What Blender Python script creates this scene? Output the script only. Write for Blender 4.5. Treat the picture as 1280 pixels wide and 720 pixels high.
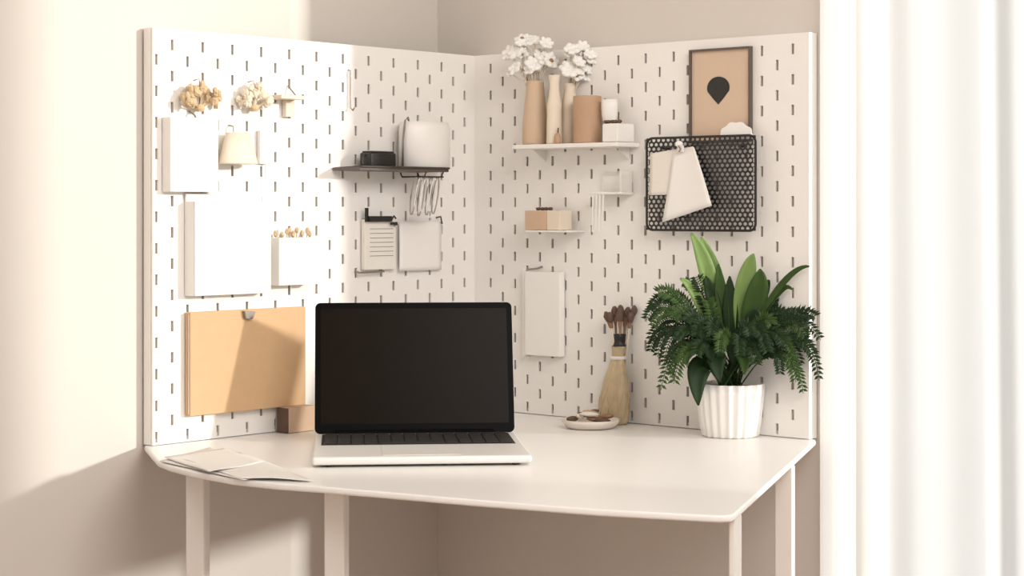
import bpy, bmesh, math, random
from mathutils import Vector, Matrix
random.seed(7)
scene = bpy.context.scene
for o in list(bpy.data.objects):
    bpy.data.objects.remove(o)
COL = scene.collection

# ------------------------------------------------------------------ camera, world, sun, exposure
F = 2400.0            # focal length in pixels of a 1280 wide frame
HZ = 262.0            # horizon row
S = 1.07
CZ = 1.08             # camera height
cd = bpy.data.cameras.new('camera')
cam = bpy.data.objects.new('camera', cd)
COL.objects.link(cam)
cam.location = (0, 0, CZ)
cam.rotation_euler = (math.radians(90), 0, 0)
cd.sensor_width = 36.0
cd.lens = 36.0 * F / 1280.0
cd.shift_y = -(360 - HZ) / 1280.0
cd.clip_start = 0.05
scene.camera = cam

w = bpy.data.worlds.new('world')
scene.world = w
w.use_nodes = True
bg = w.node_tree.nodes['Background']
bg.inputs[0].default_value = (1.0, 0.975, 0.95, 1)
bg.inputs[1].default_value = 0.70

sd = bpy.data.lights.new('sun', 'SUN')
sd.energy = 8.3
sd.angle = math.radians(3.2)
sd.color = (1.0, 0.98, 0.965)
sun = bpy.data.objects.new('sun', sd)
COL.objects.link(sun)
SUN_DIR = Vector((-0.95, 0.275, -0.195)).normalized()
sun.location = (4, 2, 3)
sun.rotation_euler = SUN_DIR.to_track_quat('-Z', 'Y').to_euler()

ad = bpy.data.lights.new('added_fill_light', 'AREA')  # added soft fill that brightens the boards and desk; no lamp fixture exists
ad.shape = 'RECTANGLE'; ad.size = 1.6; ad.size_y = 1.6; ad.energy = 64; ad.color = (1.0, 0.965, 0.93)
al = bpy.data.objects.new('added_fill_light', ad); COL.objects.link(al)
al.location = (0.9, 0.8, 2.5)
al.rotation_euler = (Vector((-0.1, 3.0, 1.0)) - Vector(al.location)).to_track_quat('-Z', 'Y').to_euler()

vs = scene.view_settings
vs.view_transform = 'Standard'
vs.look = 'None'
vs.gamma = 1.0
vs.exposure = 0.0
vs.use_curve_mapping = False

# ------------------------------------------------------------------ frames of the place
C = Vector((-0.0598 * S, 3.05 * S, 0))           # inner corner of the two pegboards
TH = math.radians(41.2)
EL = Vector((-math.sin(TH), -math.cos(TH), 0)); NL = Vector((math.cos(TH), -math.sin(TH), 0))
ER = Vector((math.cos(TH), -math.sin(TH), 0)); NR = Vector((-math.sin(TH), -math.cos(TH), 0))
DZ = CZ - 0.3164 * S                             # desk top
BT = CZ + 0.244 * S                              # pegboard top
K = Vector((-0.1213 * S, 3.1305 * S, 0))         # corner of the room
P1 = Vector((-0.4975 * S, 2.583 * S, 0))
EW = (P1 - K).normalized(); NW = Vector((-EW.y, EW.x, 0))
if NW.x < 0: NW = -NW
Z = Vector((0, 0, 1))


def frame(o, e, n):
    m = Matrix.Identity(4)
    for i in range(3):
        m[i][0] = e[i]; m[i][1] = n[i]; m[i][2] = Z[i]; m[i][3] = o[i]
    return m


FL = frame(C, EL, NL); FR = frame(C, ER, NR); FW = frame(K, EW, NW); FK = frame(K, ER, NR)


def ray(x, y):
    return Vector(((x - 640) / F, 1.0, (HZ - y) / F))


def onp(x, y, n, o, e, nn):
    d = ray(x, y)
    t = (o.dot(nn) + n) / d.dot(nn)
    p = d * t
    return (p - o).dot(e), p.z + CZ


def pL(x, y, n=0.0): return onp(x, y, n, C, EL, NL)
def pR(x, y, n=0.0): return onp(x, y, n, C, ER, NR)
def pK(x, y, n=0.0): return onp(x, y, n, K, ER, NR)
def pD(x, y, h=0.0):
    t = (CZ - DZ - h) * F / (y - HZ)
    return Vector(((x - 640) / F * t, t, DZ + h))
def W(fr, s, n, z): return fr @ Vector((s, n, z))


# ------------------------------------------------------------------ materials
def mat(name, col, rough=0.6, var=0.05, scale=30, metal=0.0, bump=0.0, spec=None, trans=0.0, sheen=0.0):
    m = bpy.data.materials.new(name); m.use_nodes = True
    nt = m.node_tree; b = nt.nodes['Principled BSDF']
    tc = nt.nodes.new('ShaderNodeTexCoord')
    nz = nt.nodes.new('ShaderNodeTexNoise'); nz.inputs['Scale'].default_value = scale
    nz.inputs['Detail'].default_value = 4
    nt.links.new(tc.outputs['Object'], nz.inputs['Vector'])
    mx = nt.nodes.new('ShaderNodeMix'); mx.data_type = 'RGBA'
    mx.inputs['A'].default_value = tuple(c * (1 - var) for c in col) + (1,)
    mx.inputs['B'].default_value = tuple(min(1, c * (1 + var)) for c in col) + (1,)
    nt.links.new(nz.outputs['Fac'], mx.inputs['Factor'])
    nt.links.new(mx.outputs['Result'], b.inputs['Base Color'])
    b.inputs['Roughness'].default_value = rough
    b.inputs['Metallic'].default_value = metal
    if spec is not None: b.inputs['Specular IOR Level'].default_value = spec
    if trans: b.inputs['Transmission Weight'].default_value = trans
    if bump:
        bp = nt.nodes.new('ShaderNodeBump'); bp.inputs['Strength'].default_value = bump
        bp.inputs['Distance'].default_value = 0.002
        nt.links.new(nz.outputs['Fac'], bp.inputs['Height'])
        nt.links.new(bp.outputs['Normal'], b.inputs['Normal'])
    return m


M = {}
M['wall'] = mat('wall_paint', (0.67, 0.62, 0.565), 0.85, 0.02, 3, bump=0.05)
M['ceiling'] = mat('ceiling_paint', (0.75, 0.72, 0.68), 0.9, 0.02, 3)
M['floor'] = mat('wood_floor', (0.36, 0.22, 0.14), 0.5, 0.2, 6)
M['board'] = mat('pegboard_white', (0.88, 0.85, 0.81), 0.5, 0.015, 12)
M['slot_shade_sheet'] = mat('slot_shade_tan', (0.58, 0.51, 0.44), 0.7, 0.03, 12)  # tan tone stands in for the shade seen inside the peg slots
M['desk'] = mat('desk_white', (0.88, 0.86, 0.83), 0.32, 0.02, 5)
M['leg'] = mat('leg_white', (0.80, 0.75, 0.69), 0.45, 0.02, 8)
M['white'] = mat('white_ceramic', (0.86, 0.83, 0.79), 0.4, 0.02, 20)
M['paper'] = mat('white_paper', (0.86, 0.83, 0.79), 0.85, 0.02, 40)
M['paper2'] = mat('cream_paper', (0.82, 0.77, 0.70), 0.85, 0.03, 40)
M['film'] = mat('grey_white_paper', (0.78, 0.76, 0.72), 0.5, 0.04, 30)
M['kraft'] = mat('kraft_board', (0.62, 0.40, 0.22), 0.8, 0.05, 60)
M['kraft2'] = mat('kraft_tan', (0.62, 0.43, 0.30), 0.8, 0.05, 60)
M['tan'] = mat('tan_ceramic', (0.62, 0.46, 0.32), 0.55, 0.05, 25)
M['beige'] = mat('beige_ceramic', (0.76, 0.66, 0.53), 0.55, 0.04, 25)
M['brown'] = mat('brown_canister', (0.50, 0.32, 0.20), 0.6, 0.06, 30)
M['straw'] = mat('dried_straw', (0.62, 0.46, 0.28), 0.8, 0.15, 90)
M['cream'] = mat('cream_felt', (0.80, 0.70, 0.56), 0.8, 0.05, 50)
M['dark'] = mat('dark_metal', (0.045, 0.035, 0.03), 0.45, 0.1, 30)
M['shelf_dark'] = mat('dark_shelf_wood', (0.11, 0.085, 0.07), 0.5, 0.2, 40)
M['wire'] = mat('grey_wire', (0.30, 0.27, 0.24), 0.35, 0.05, 30, metal=0.6)
M['black'] = mat('black_lacquer', (0.012, 0.010, 0.009), 0.4, 0.1, 30)
M['print'] = mat('tan_print_paper', (0.66, 0.50, 0.37), 0.8, 0.05, 8)
M['bezel'] = mat('screen_bezel', (0.003, 0.003, 0.003), 0.35, 0.1, 30, spec=0.04)
M['screen'] = mat('screen_glass', (0.009, 0.006, 0.004), 0.25, 0.15, 3, spec=0.05)
M['alu'] = mat('silver_aluminium', (0.76, 0.74, 0.71), 0.45, 0.01, 50, metal=0.25)
M['keys'] = mat('black_keys', (0.02, 0.018, 0.016), 0.5, 0.1, 30)
M['leaf_dark'] = mat('dark_green_leaf', (0.011, 0.030, 0.006), 0.55, 0.4, 25, spec=0.25)
M['leaf_mid'] = mat('mid_green_leaf', (0.034, 0.070, 0.013), 0.55, 0.35, 25, spec=0.25)
M['leaf_light'] = mat('bright_green_leaf', (0.17, 0.27, 0.07), 0.5, 0.3, 25)
M['stem'] = mat('brown_green_stem', (0.14, 0.13, 0.06), 0.6, 0.2, 25)
M['soil'] = mat('potting_soil', (0.06, 0.04, 0.03), 0.95, 0.4, 80, bump=0.6)
M['petal'] = mat('white_petals', (0.88, 0.86, 0.82), 0.7, 0.03, 60)
M['bud'] = mat('brown_bud', (0.35, 0.20, 0.09), 0.8, 0.2, 60)
M['amber'] = mat('amber_glass', (0.80, 0.62, 0.39), 0.2, 0.3, 60, bump=0.8, trans=0.35)
M['pottery'] = mat('speckled_dish', (0.80, 0.72, 0.64), 0.5, 0.06, 90)
M['copper'] = mat('copper_brown', (0.30, 0.17, 0.10), 0.4, 0.2, 30, metal=0.4)
M['dbrown'] = mat('dark_brown_leaf', (0.12, 0.07, 0.045), 0.6, 0.3, 60)
M['bristle'] = mat('brown_bristle', (0.13, 0.08, 0.06), 0.9, 0.3, 150, bump=0.5)
M['frame_win'] = mat('window_paint', (0.82, 0.80, 0.77), 0.5, 0.01, 10)


def shader_mat(name, parts):
    """mix chain: parts = [(node type, colour, share)]"""
    m = bpy.data.materials.new(name); m.use_nodes = True
    nt = m.node_tree
    for n in list(nt.nodes):
        if n.type == 'BSDF_PRINCIPLED': nt.nodes.remove(n)
    out = [n for n in nt.nodes if n.type == 'OUTPUT_MATERIAL'][0]
    cur = None; tot = 0
    for ty, col, sh in parts:
        n = nt.nodes.new(ty); n.inputs['Color'].default_value = tuple(col) + (1,)
        if 'Roughness' in n.inputs: n.inputs['Roughness'].default_value = 0.02 if 'Glossy' in ty else 0.5
        tot += sh
        if cur is None: cur = n.outputs[0]
        else:
            mx = nt.nodes.new('ShaderNodeMixShader'); mx.inputs[0].default_value = sh / tot
            nt.links.new(cur, mx.inputs[1]); nt.links.new(n.outputs[0], mx.inputs[2]); cur = mx.outputs[0]
    nt.links.new(cur, out.inputs['Surface'])
    return m


M['curtain'] = shader_mat('sheer_curtain', [('ShaderNodeBsdfTransparent', (1, 0.99, 0.97), 0.34),
                                            ('ShaderNodeBsdfTranslucent', (0.78, 0.775, 0.77), 0.46),
                                            ('ShaderNodeBsdfDiffuse', (0.85, 0.84, 0.83), 0.20)])
M['pane'] = shader_mat('window_glass', [('ShaderNodeBsdfTransparent', (0.97, 0.98, 0.97), 0.95),
                                        ('ShaderNodeBsdfGlossy', (1, 1, 1), 0.05)])
M['acrylic'] = shader_mat('clear_acrylic', [('ShaderNodeBsdfTransparent', (0.97, 0.96, 0.94), 0.55),
                                            ('ShaderNodeBsdfDiffuse', (0.92, 0.9, 0.87), 0.35),
                                            ('ShaderNodeBsdfGlossy', (1, 1, 1), 0.10)])


# ------------------------------------------------------------------ mesh building
class MB:
    def __init__(self): self.v = []; self.f = []

    def add(self, vs_, fs):
        k = len(self.v); self.v += [Vector(a) for a in vs_]; self.f += [tuple(i + k for i in f) for f in fs]

    def box(self, fr, s0, s1, n0, n1, z0, z1):
        c = [(s0, n0, z0), (s1, n0, z0), (s1, n1, z0), (s0, n1, z0), (s0, n0, z1), (s1, n0, z1), (s1, n1, z1), (s0, n1, z1)]
        self.add([fr @ Vector(p) for p in c], [(0, 1, 2, 3), (4, 5, 6, 7), (0, 1, 5, 4), (1, 2, 6, 5), (2, 3, 7, 6), (3, 0, 4, 7)])
        return self

    def prism(self, pts, vec):
        """pts: outline in world, vec: extrusion"""
        n = len(pts); vec = Vector(vec)
        self.add([Vector(p) for p in pts] + [Vector(p) + vec for p in pts],
                 [tuple(range(n)), tuple(range(2 * n - 1, n - 1, -1))] + [(i, (i + 1) % n, n + (i + 1) % n, n + i) for i in range(n)])
        return self

    def lathe(self, c, prof, seg=32, flute=0, depth=0.0, sx=1.0, lean=(0, 0)):
        c = Vector(c); vv = []; h0 = prof[0][1]
        for r, z in prof:
            for k in range(seg):
                a = 2 * math.pi * k / seg
                rr = r * (1 + (depth * math.cos(flute * a) if flute and r > 0.004 else 0))
                vv.append((c.x + rr * math.cos(a) * sx + lean[0] * (z - h0), c.y + rr * math.sin(a) + lean[1] * (z - h0), c.z + z))
        ff = []
        for j in range(len(prof) - 1):
            for k in range(seg):
                ff.append((j * seg + k, j * seg + (k + 1) % seg, (j + 1) * seg + (k + 1) % seg, (j + 1) * seg + k))
        ff.append(tuple(range(seg - 1, -1, -1)))
        ff.append(tuple((len(prof) - 1) * seg + k for k in range(seg)))
        self.add(vv, ff); return self

    def tube(self, pts, r, seg=8, r1=None):
        pts = [Vector(p) for p in pts]; n = len(pts); vv = []
        for i, p in enumerate(pts):
            d = (pts[min(i + 1, n - 1)] - pts[max(i - 1, 0)])
            d = d.normalized() if d.length > 1e-9 else Z
            u = d.cross(Vector((0.3, 0.9, 0.2))).normalized(); v = d.cross(u)
            rr = r if r1 is None else r + (r1 - r) * i / (n - 1)
            for k in range(seg):
                a = 2 * math.pi * k / seg
                vv.append(p + u * math.cos(a) * rr + v * math.sin(a) * rr)
        ff = [(i * seg + k, i * seg + (k + 1) % seg, (i + 1) * seg + (k + 1) % seg, (i + 1) * seg + k)
              for i in range(n - 1) for k in range(seg)]
        ff += [tuple(range(seg)), tuple((n - 1) * seg + k for k in range(seg))]
        self.add(vv, ff); return self

    def ball(self, c, rx, ry=None, rz=None, seg=12, rings=8, rot=None, jit=0.0):
        ry = ry or rx; rz = rz or rx; c = Vector(c); vv = []; rot = rot or Matrix.Identity(3)
        for j in range(1, rings):
            t = math.pi * j / rings
            for k in range(seg):
                a = 2 * math.pi * k / seg; q = 1 + random.uniform(-jit, jit)
                vv.append(c + rot @ Vector((rx * math.sin(t) * math.cos(a) * q, ry * math.sin(t) * math.sin(a) * q, rz * math.cos(t) * q)))
        top = len(vv); vv += [c + rot @ Vector((0, 0, rz)), c + rot @ Vector((0, 0, -rz))]
        ff = [(j * seg + k, j * seg + (k + 1) % seg, (j + 1) * seg + (k + 1) % seg, (j + 1) * seg + k)
              for j in range(rings - 2) for k in range(seg)]
        ff += [(top, (k + 1) % seg, k) for k in range(seg)]
        ff += [(top + 1, (rings - 2) * seg + k, (rings - 2) * seg + (k + 1) % seg) for k in range(seg)]
        self.add(vv, ff); return self

    def build(self, name, m, parent=None, bevel=0.0, smooth=False, solid=0.0, base=None, normals=True, segs=2):
        me = bpy.data.meshes.new(name)
        if parent is not None:
            o0 = parent.matrix_world.translation.copy() if False else ORG[parent.name]
        elif base is not None: o0 = Vector(base)
        else:
            n = len(self.v); mz = min(v.z for v in self.v)
            o0 = Vector((sum(v.x for v in self.v) / n, sum(v.y for v in self.v) / n, mz))
        me.from_pydata([tuple(v - o0) for v in self.v], [], self.f)
        if normals:
            b = bmesh.new(); b.from_mesh(me)
            bmesh.ops.recalc_face_normals(b, faces=b.faces); b.to_mesh(me); b.free()
        me.materials.append(m)
        if smooth: me.shade_smooth()
        o = bpy.data.objects.new(name, me); COL.objects.link(o)
        if parent is not None: o.parent = parent
        else: o.location = o0
        ORG[o.name] = o0
        if solid:
            md = o.modifiers.new('s', 'SOLIDIFY'); md.thickness = solid; md.offset = 0
        if bevel:
            md = o.modifiers.new('b', 'BEVEL'); md.width = bevel; md.segments = segs; md.limit_method = 'ANGLE'; md.angle_limit = math.radians(40)
            if not smooth: me.shade_smooth(); 
            wn = o.modifiers.new('w', 'WEIGHTED_NORMAL'); wn.keep_sharp = False
        return o


ORG = {}


def thing(name, label, cat, loc, group=None):
    o = bpy.data.objects.new(name, None); COL.objects.link(o)
    o.location = loc; o.empty_display_size = 0.03; ORG[o.name] = Vector(loc)
    return tag(o, label, cat, group)


def tag(o, label, cat, group=None):
    o['label'] = label; o['category'] = cat
    if group: o['group'] = group
    return o


def part(o):        # children of a mesh part: origin bookkeeping (children share their root's origin)
    return o


def struct(o):
    o['kind'] = 'structure'; return o


def sub(mb, name, m, parentpart, **kw):
    """a sub-part: parented to a part whose local space equals its root's"""
    return mb.build(name, m, parentpart, **kw)


# ------------------------------------------------------------------ the room
RH = 2.6
I4 = Matrix.Identity(4)
fl = MB(); a = K + EW * 4.6; b2 = K + ER * 5.2
far = a + ER * 5.2
polyg = [K, b2, far, a]
def up(p, z): return Vector((p.x, p.y, z))
KK = K + (-NW - NR) * 0.12
fl.prism([up(p, -0.05) for p in (KK, K + ER * 5.2 - NR * .12, far, K + EW * 4.6 - NW * .12)], (0, 0, 0.05))
struct(fl.build('floor', M['floor']))
ce = MB(); ce.prism([up(p, RH) for p in (KK, K + ER * 5.2 - NR * .12, far, K + EW * 4.6 - NW * .12)], (0, 0, 0.05))
struct(ce.build('ceiling', M['ceiling']))
wl = MB(); wl.box(FW, -0.10, 4.6, -0.10, 0, 0, RH)
struct(wl.build('wall_left', M['wall']))

# window opening in the right wall
ws0 = pK(1047, 300, 0)[0]
ws1 = ws0 + 1.50
wz0 = 0.12
wz1 = 2.32
wr = MB()
wr.box(FK, 0.0, ws0, -0.10, 0, 0, RH)
wr.box(FK, ws1, 5.2, -0.10, 0, 0, RH)
wr.box(FK, ws0, ws1, -0.10, 0, 0, wz0)
wr.box(FK, ws0, ws1, -0.10, 0, wz1, RH)
struct(wr.build('wall_right', M['wall']))
wf = MB()
for (s0, s1, z0, z1) in ((ws0, ws0 + .03, wz0, wz1), (ws1 - .03, ws1, wz0, wz1), (ws0 + .03, ws1 - .03, wz0, wz0 + .03), (ws0 + .03, ws1 - .03, wz1 - .03, wz1)):
    wf.box(FK, s0, s1, -0.095, -0.065, z0, z1)
win = struct(wf.build('window_1', M['frame_win'], base=W(FK, (ws0 + ws1) / 2, -0.08, wz0)))
pn = MB(); pn.box(FK, ws0 + .03, ws1 - .03, -0.082, -0.078, wz0 + .03, wz1 - .03)
pn.build('window_pane', M['pane'], win)
sl = MB(); sl.box(FK, ws0 - .0, ws1 + .0, -0.064, 0.012, wz0 - 0.0, wz0 + .012)
sl.build('window_sill', M['frame_win'], win, bevel=.002)

# curtain
cs0 = pK(1022, 300, 0.022)[0]
cs1 = ws1 + 0.15
cu = MB(); NXC = 420; NZC = 24
rc = random.Random(3)
ph = []; acc = 0
while acc < cs1 - cs0:
    wv = rc.uniform(0.05, 0.14); ph.append((acc, wv, rc.uniform(0.5, 1.0))); acc += wv
def fold(t):
    for (s0, wv, am) in ph:
        if s0 <= t < s0 + wv:
            return am * (0.5 - 0.5 * math.cos(2 * math.pi * (t - s0) / wv))
    return 0
for j in range(NZC + 1):
    zz = 0.015 + (2.42 - 0.015) * j / NZC
    amp = 0.0105 - 0.003 * (j / NZC)
    for i in range(NXC + 1):
        t = (cs1 - cs0) * i / NXC
        drift = 0.006 * math.sin(3.1 * t + 2.2 * zz)
        cu.v.append(W(FK, cs0 + t + (drift if i > 3 else 0), 0.0155 + amp * fold(t), zz))
for j in range(NZC):
    for i in range(NXC):
        k = j * (NXC + 1) + i
        cu.f.append((k, k + 1, k + NXC + 2, k + NXC + 1))
cur = thing('curtain', 'long sheer white curtain hanging in soft vertical folds over the bright window', 'curtain', W(FK, (cs0 + cs1) / 2, .04, 0.015))
cu.build('sheer_cloth', M['curtain'], cur, smooth=True, normals=False)
rod = MB(); rod.tube([W(FK, cs0 - .04, .022, 2.43), W(FK, cs1 + .04, .022, 2.43)], 0.009, 12)
rod.ball(W(FK, cs0 - .045, .022, 2.43), .016); rod.ball(W(FK, cs1 + .045, .022, 2.43), .016)
rod.box(FK, cs0 - .02, cs0 - .008, 0, .022, 2.425, 2.437); rod.box(FK, cs1 + .008, cs1 + .02, 0, .022, 2.425, 2.437)
rod.build('curtain_rod', M['frame_win'], cur, smooth=False)

# ------------------------------------------------------------------ pegboards
def pegboard(fr, width, cols0, pitch, label):
    t = thing('pegboard', label, 'pegboard', W(fr, width / 2, -0.008, DZ))
    vp = 0.0211 * S * 2; sw = 0.0048 * S; sh = 0.0145 * S
    z0 = DZ + 0.001; z1 = BT
    xs = {0.0015, width}; zs = {z0, z1}
    colsA = []; c = cols0; k = 0
    while c < width - 0.006:
        colsA.append((c, k % 2)); xs.add(round(c - sw / 2, 6)); xs.add(round(c + sw / 2, 6)); c += pitch / 2; k += 1
    rows = []; zc = BT - 0.0216 * S; k = 0
    while zc > z0 + 0.006:
        rows.append((zc, k % 2)); zs.add(round(max(z0 + .001, zc - sh / 2), 6)); zs.add(round(zc + sh / 2, 6)); zc -= vp / 2; k += 1
    xs = sorted(xs); zs = sorted(zs)
    m = MB()
    for zz in zs:
        for xx in xs: m.v.append(W(fr, xx, 0, zz))
    nx = len(xs)
    for j in range(len(zs) - 1):
        zm = (zs[j] + zs[j + 1]) / 2
        rp = [p for (zc, p) in rows if abs(zm - zc) < sh / 2]
        for i in range(nx - 1):
            xm = (xs[i] + xs[i + 1]) / 2
            cp = [p for (cc, p) in colsA if abs(xm - cc) < sw / 2]
            if rp and cp and rp[0] == cp[0]: continue
            m.f.append((j * nx + i, j * nx + i + 1, (j + 1) * nx + i + 1, (j + 1) * nx + i))
    o = m.build('perforated_panel', M['board'], t)
    md = o.modifiers.new('s', 'SOLIDIFY'); md.thickness = 0.003; md.offset = 0
    r = MB(); d = -0.019
    r.box(fr, 0.0015, 0.008, d, -0.003, z0, z1); r.box(fr, width - 0.008, width, d, -0.003, z0, z1)
    r.box(fr, 0.008, width - .008, d, -0.003, z1 - .008, z1); r.box(fr, 0.008, width - .008, d, -0.003, z0, z0 + .008)
    r.build('rim', M['board'], t)
    bp = MB(); bp.box(fr, 0.008, width - .008, -0.0046, -0.0034, z0 + .008, z1 - .008)  # sheet added close behind the slots, coloured as their shade
    bp.build('slot_shade_sheet', M['slot_shade_sheet'], t)
    return t


wL = pL(190, 300)[0]; wR = pR(1012, 300)[0]
pegboard(FL, wL, pL(580, 88)[0], 0.0530 * S, 'white perforated pegboard standing on the desk along the left wall, half in sunlight')
pegboard(FR, wR, pR(613.8, 88)[0], 0.0510 * S, 'white perforated pegboard standing on the desk beside the curtained window')

# ------------------------------------------------------------------ desk
dk = thing('corner_desk', 'white corner desk with thin top and slim square legs below the pegboards', 'desk', (0, 2.75, 0))
outline = [(197, 576), (212, 582), (240, 589), (290, 598), (345, 604), (400, 608), (500, 616.5), (600, 625), (750, 636.5), (850, 642), (900, 644.5), (915, 643.5)]
pts = [pD(*p) for p in outline]
AA = Vector((0.2814, 0.9596, 0)); pc = pD(915, 643)
tend = (-0.02 - (pc - C).dot(NR)) / AA.dot(NR)
pts += [pc + AA * .012 + Vector((AA.y, -AA.x, 0)) * .002, pc + AA * (tend - .018), pc + AA * (tend - .006) - Vector((AA.y, -AA.x, 0)) * .003]
ptend = pc + AA * tend - Vector((AA.y, -AA.x, 0)) * .014
back = [W(FR, wR + 0.012, 0.0, DZ), W(FR, wR + .012, -0.02, DZ), W(FR, 0.0, -0.02, DZ)]
kcorner = C - NR * 0.02 - NL * 0.02 + Vector((0, 0, DZ))
pl_ = [kcorner, W(FL, wL + 0.0, -0.018, DZ)]
pts += [ptend] + pl_
DT = 0.0085
top = MB(); top.prism([p - Vector((0, 0, DT)) for p in pts], (0, 0, DT))
top.build('desk_top', M['desk'], dk, bevel=0.0025)
A_ = Vector((0.2814, 0.9596, 0)); B_ = Vector((0.9596, -0.2814, 0))
FRc = pD(915, 643); FRc.z = 0
def leg(o, e, n, w1, w2):
    fr = frame(o, e, n); l = MB(); l.box(fr, 0, w1, 0, w2, 0, DZ - DT)
    l.build('leg', M['leg'], dk, bevel=0.002)
p0 = FRc + A_ * 0.020
leg(p0, -B_, A_, 0.0075, 0.046)
t_r = 0.475
leg(FRc + A_ * t_r, -B_, A_, 0.024, 0.026)
q = ray(405, 262) * 2.40; q.z = 0
leg(q, Vector((0.985, -0.17, 0)), Vector((0.17, 0.985, 0)), 0.026, 0.026)
q = ray(232, 262) * 2.52; q.z = 0
leg(q, Vector((0.985, -0.17, 0)), Vector((0.17, 0.985, 0)), 0.025, 0.026)

# ------------------------------------------------------------------ laptop
lp_th = math.radians(5)
hl = pD(401, 545, 0.013); hr = pD(641, 534, 0.013)
mid = (hl + hr) / 2
ex = Vector((math.cos(lp_th), math.sin(lp_th), 0)); ey = Vector((-math.sin(lp_th), math.cos(lp_th), 0))
LWd = 0.290
mid = Vector((-0.1405, 2.785, 0))
FLP = frame(mid, ex, ey)
lap = thing('laptop', 'open silver laptop with blank black screen standing on the white desk', 'laptop', (mid.x, mid.y - .1, DZ))
LD = 0.262
b = MB(); b.box(FLP, -LWd / 2, LWd / 2, -LD, 0.0, DZ + .0035, DZ + .0145)
base = b.build('base', M['alu'], lap, bevel=0.004, segs=3)
ft = []
for sx in (-1, 1):
    for yy in (-.018, -LD + .018):
        m_ = MB(); m_.lathe(W(FLP, sx * (LWd / 2 - .02), yy, DZ), [(.006, 0), (.006, .0045)], 12); m_.build('foot', M['keys'], base)
kz = DZ + .0145
kb = MB(); kb.box(FLP, -.134, .134, -.136, -.012, kz - .001, kz + .0006)
kbd = kb.build('keyboard', M['keys'], base)
kk = MB()
for r_ in range(5):
    y0 = -.014 - r_ * .0242; n_ = 14
    for c_ in range(n_):
        if r_ == 4 and 4 <= c_ <= 8:
            if c_ == 4: kk.box(FLP, -.1305 + c_ * .01865 + .001, -.1305 + 9 * .01865 - .001, y0 - .0218, y0, kz + .0006, kz + .0022)
            continue
        kk.box(FLP, -.1305 + c_ * .01865 + .001, -.1305 + (c_ + 1) * .01865 - .001, y0 - .0218, y0, kz + .0006, kz + .0022)
kk.build('keys', M['keys'], base, bevel=.0005, segs=1)
tp = MB(); tp.box(FLP, -.052, .052, -LD + .012, -.150, kz - .001, kz + .0005)
tp.build('trackpad', M['alu'], base, bevel=.0004)
hg = MB(); hg.tube([W(FLP, -.115, .0015, kz + .001), W(FLP, .115, .0015, kz + .001)], .0042, 12)
hg.build('hinge', M['bezel'], base)
# lid: hinge at y=0, leaning back
tilt = math.radians(16)
lu = (Z * math.cos(tilt) + ey * math.sin(tilt)); ln = (ey * math.cos(tilt) - Z * math.sin(tilt))
ml = Matrix.Identity(4); lo = mid + Vector((0, 0, kz - .0005)) + ey * .002
for i in range(3):
    ml[i][0] = ex[i]; ml[i][1] = ln[i]; ml[i][2] = lu[i]; ml[i][3] = lo[i]
LH = 0.1945
def rrect(w0, w1, h0, h1, r, y, n=6):
    out = []
    for (cx, cz, a0) in ((w1 - r, h1 - r, 0), (w0 + r, h1 - r, 90), (w0 + r, h0 + r, 180), (w1 - r, h0 + r, 270)):
        for k in range(n + 1):
            a = math.radians(a0 + 90 * k / n); out.append(ml @ Vector((cx + r * math.cos(a), y, cz + r * math.sin(a))))
    return out
l = MB(); l.prism(rrect(-LWd / 2, LWd / 2, 0, LH, .008, .0012), ln * .0048)
lid = l.build('lid', M['alu'], lap, bevel=.0008)
l = MB(); l.prism(rrect(-LWd / 2, LWd / 2, 0, LH, .008, -.0004), ln * .0016)
l.build('bezel', M['bezel'], lid)
l = MB(); l.prism(rrect(-LWd / 2 + .008, LWd / 2 - .008, .014, LH - .009, .002, -.0009), ln * .0006)
l.build('display', M['screen'], lid)

# ------------------------------------------------------------------ flat cards helper (on a board plane)
def card(fr, pf, px, n, th, name, m, parent=None, solid=None, bevel=0, curl=0.0):
    """outline px [(x,y)..] at offset n, thickness th towards the wall"""
    nn = fr.to_3x3() @ Vector((0, 1, 0))
    pts_ = []
    for (x, y) in px:
        s, z = pf(x, y, n); pts_.append(W(fr, s, n, z))
    b_ = MB(); b_.prism(pts_, -nn * th)
    return b_, b_.build(name, m, parent, bevel=bevel)


def rectLR(pf, x0, x1, y0, y1, n):
    """axis aligned rectangle on the board whose middle is at the given pixels"""
    s0 = pf(x0, (y0 + y1) / 2, n)[0]; s1 = pf(x1, (y0 + y1) / 2, n)[0]
    xm = (x0 + x1) / 2
    return min(s0, s1), max(s0, s1), pf(xm, y1, n)[1], pf(xm, y0, n)[1]


# ------------------------------------------------------------------ left board, sunlit things
# upper white sheet, wavy, held off the board
def sheet(fr, s0, s1, z0, z1, n, name, m, parent=None, wave=.003, tilt=0.0, nx=10, nz=10, seed=1, th=.0008):
    r = random.Random(seed); a1 = r.uniform(0, 6); a2 = r.uniform(0, 6); mb = MB()
    for j in range(nz + 1):
        for i in range(nx + 1):
            u = i / nx; v = j / nz
            mb.v.append(W(fr, s0 + (s1 - s0) * u, n + wave * math.sin(3 * u + a1 + 1.5 * v) * (0.3 + 0.7 * (1 - v)) + tilt * (1 - v), z0 + (z1 - z0) * v))
    for j in range(nz):
        for i in range(nx):
            k = j * (nx + 1) + i; mb.f.append((k, k + 1, k + nx + 2, k + nx + 1))
    return mb.build(name, m, parent, smooth=True, solid=th)


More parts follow.
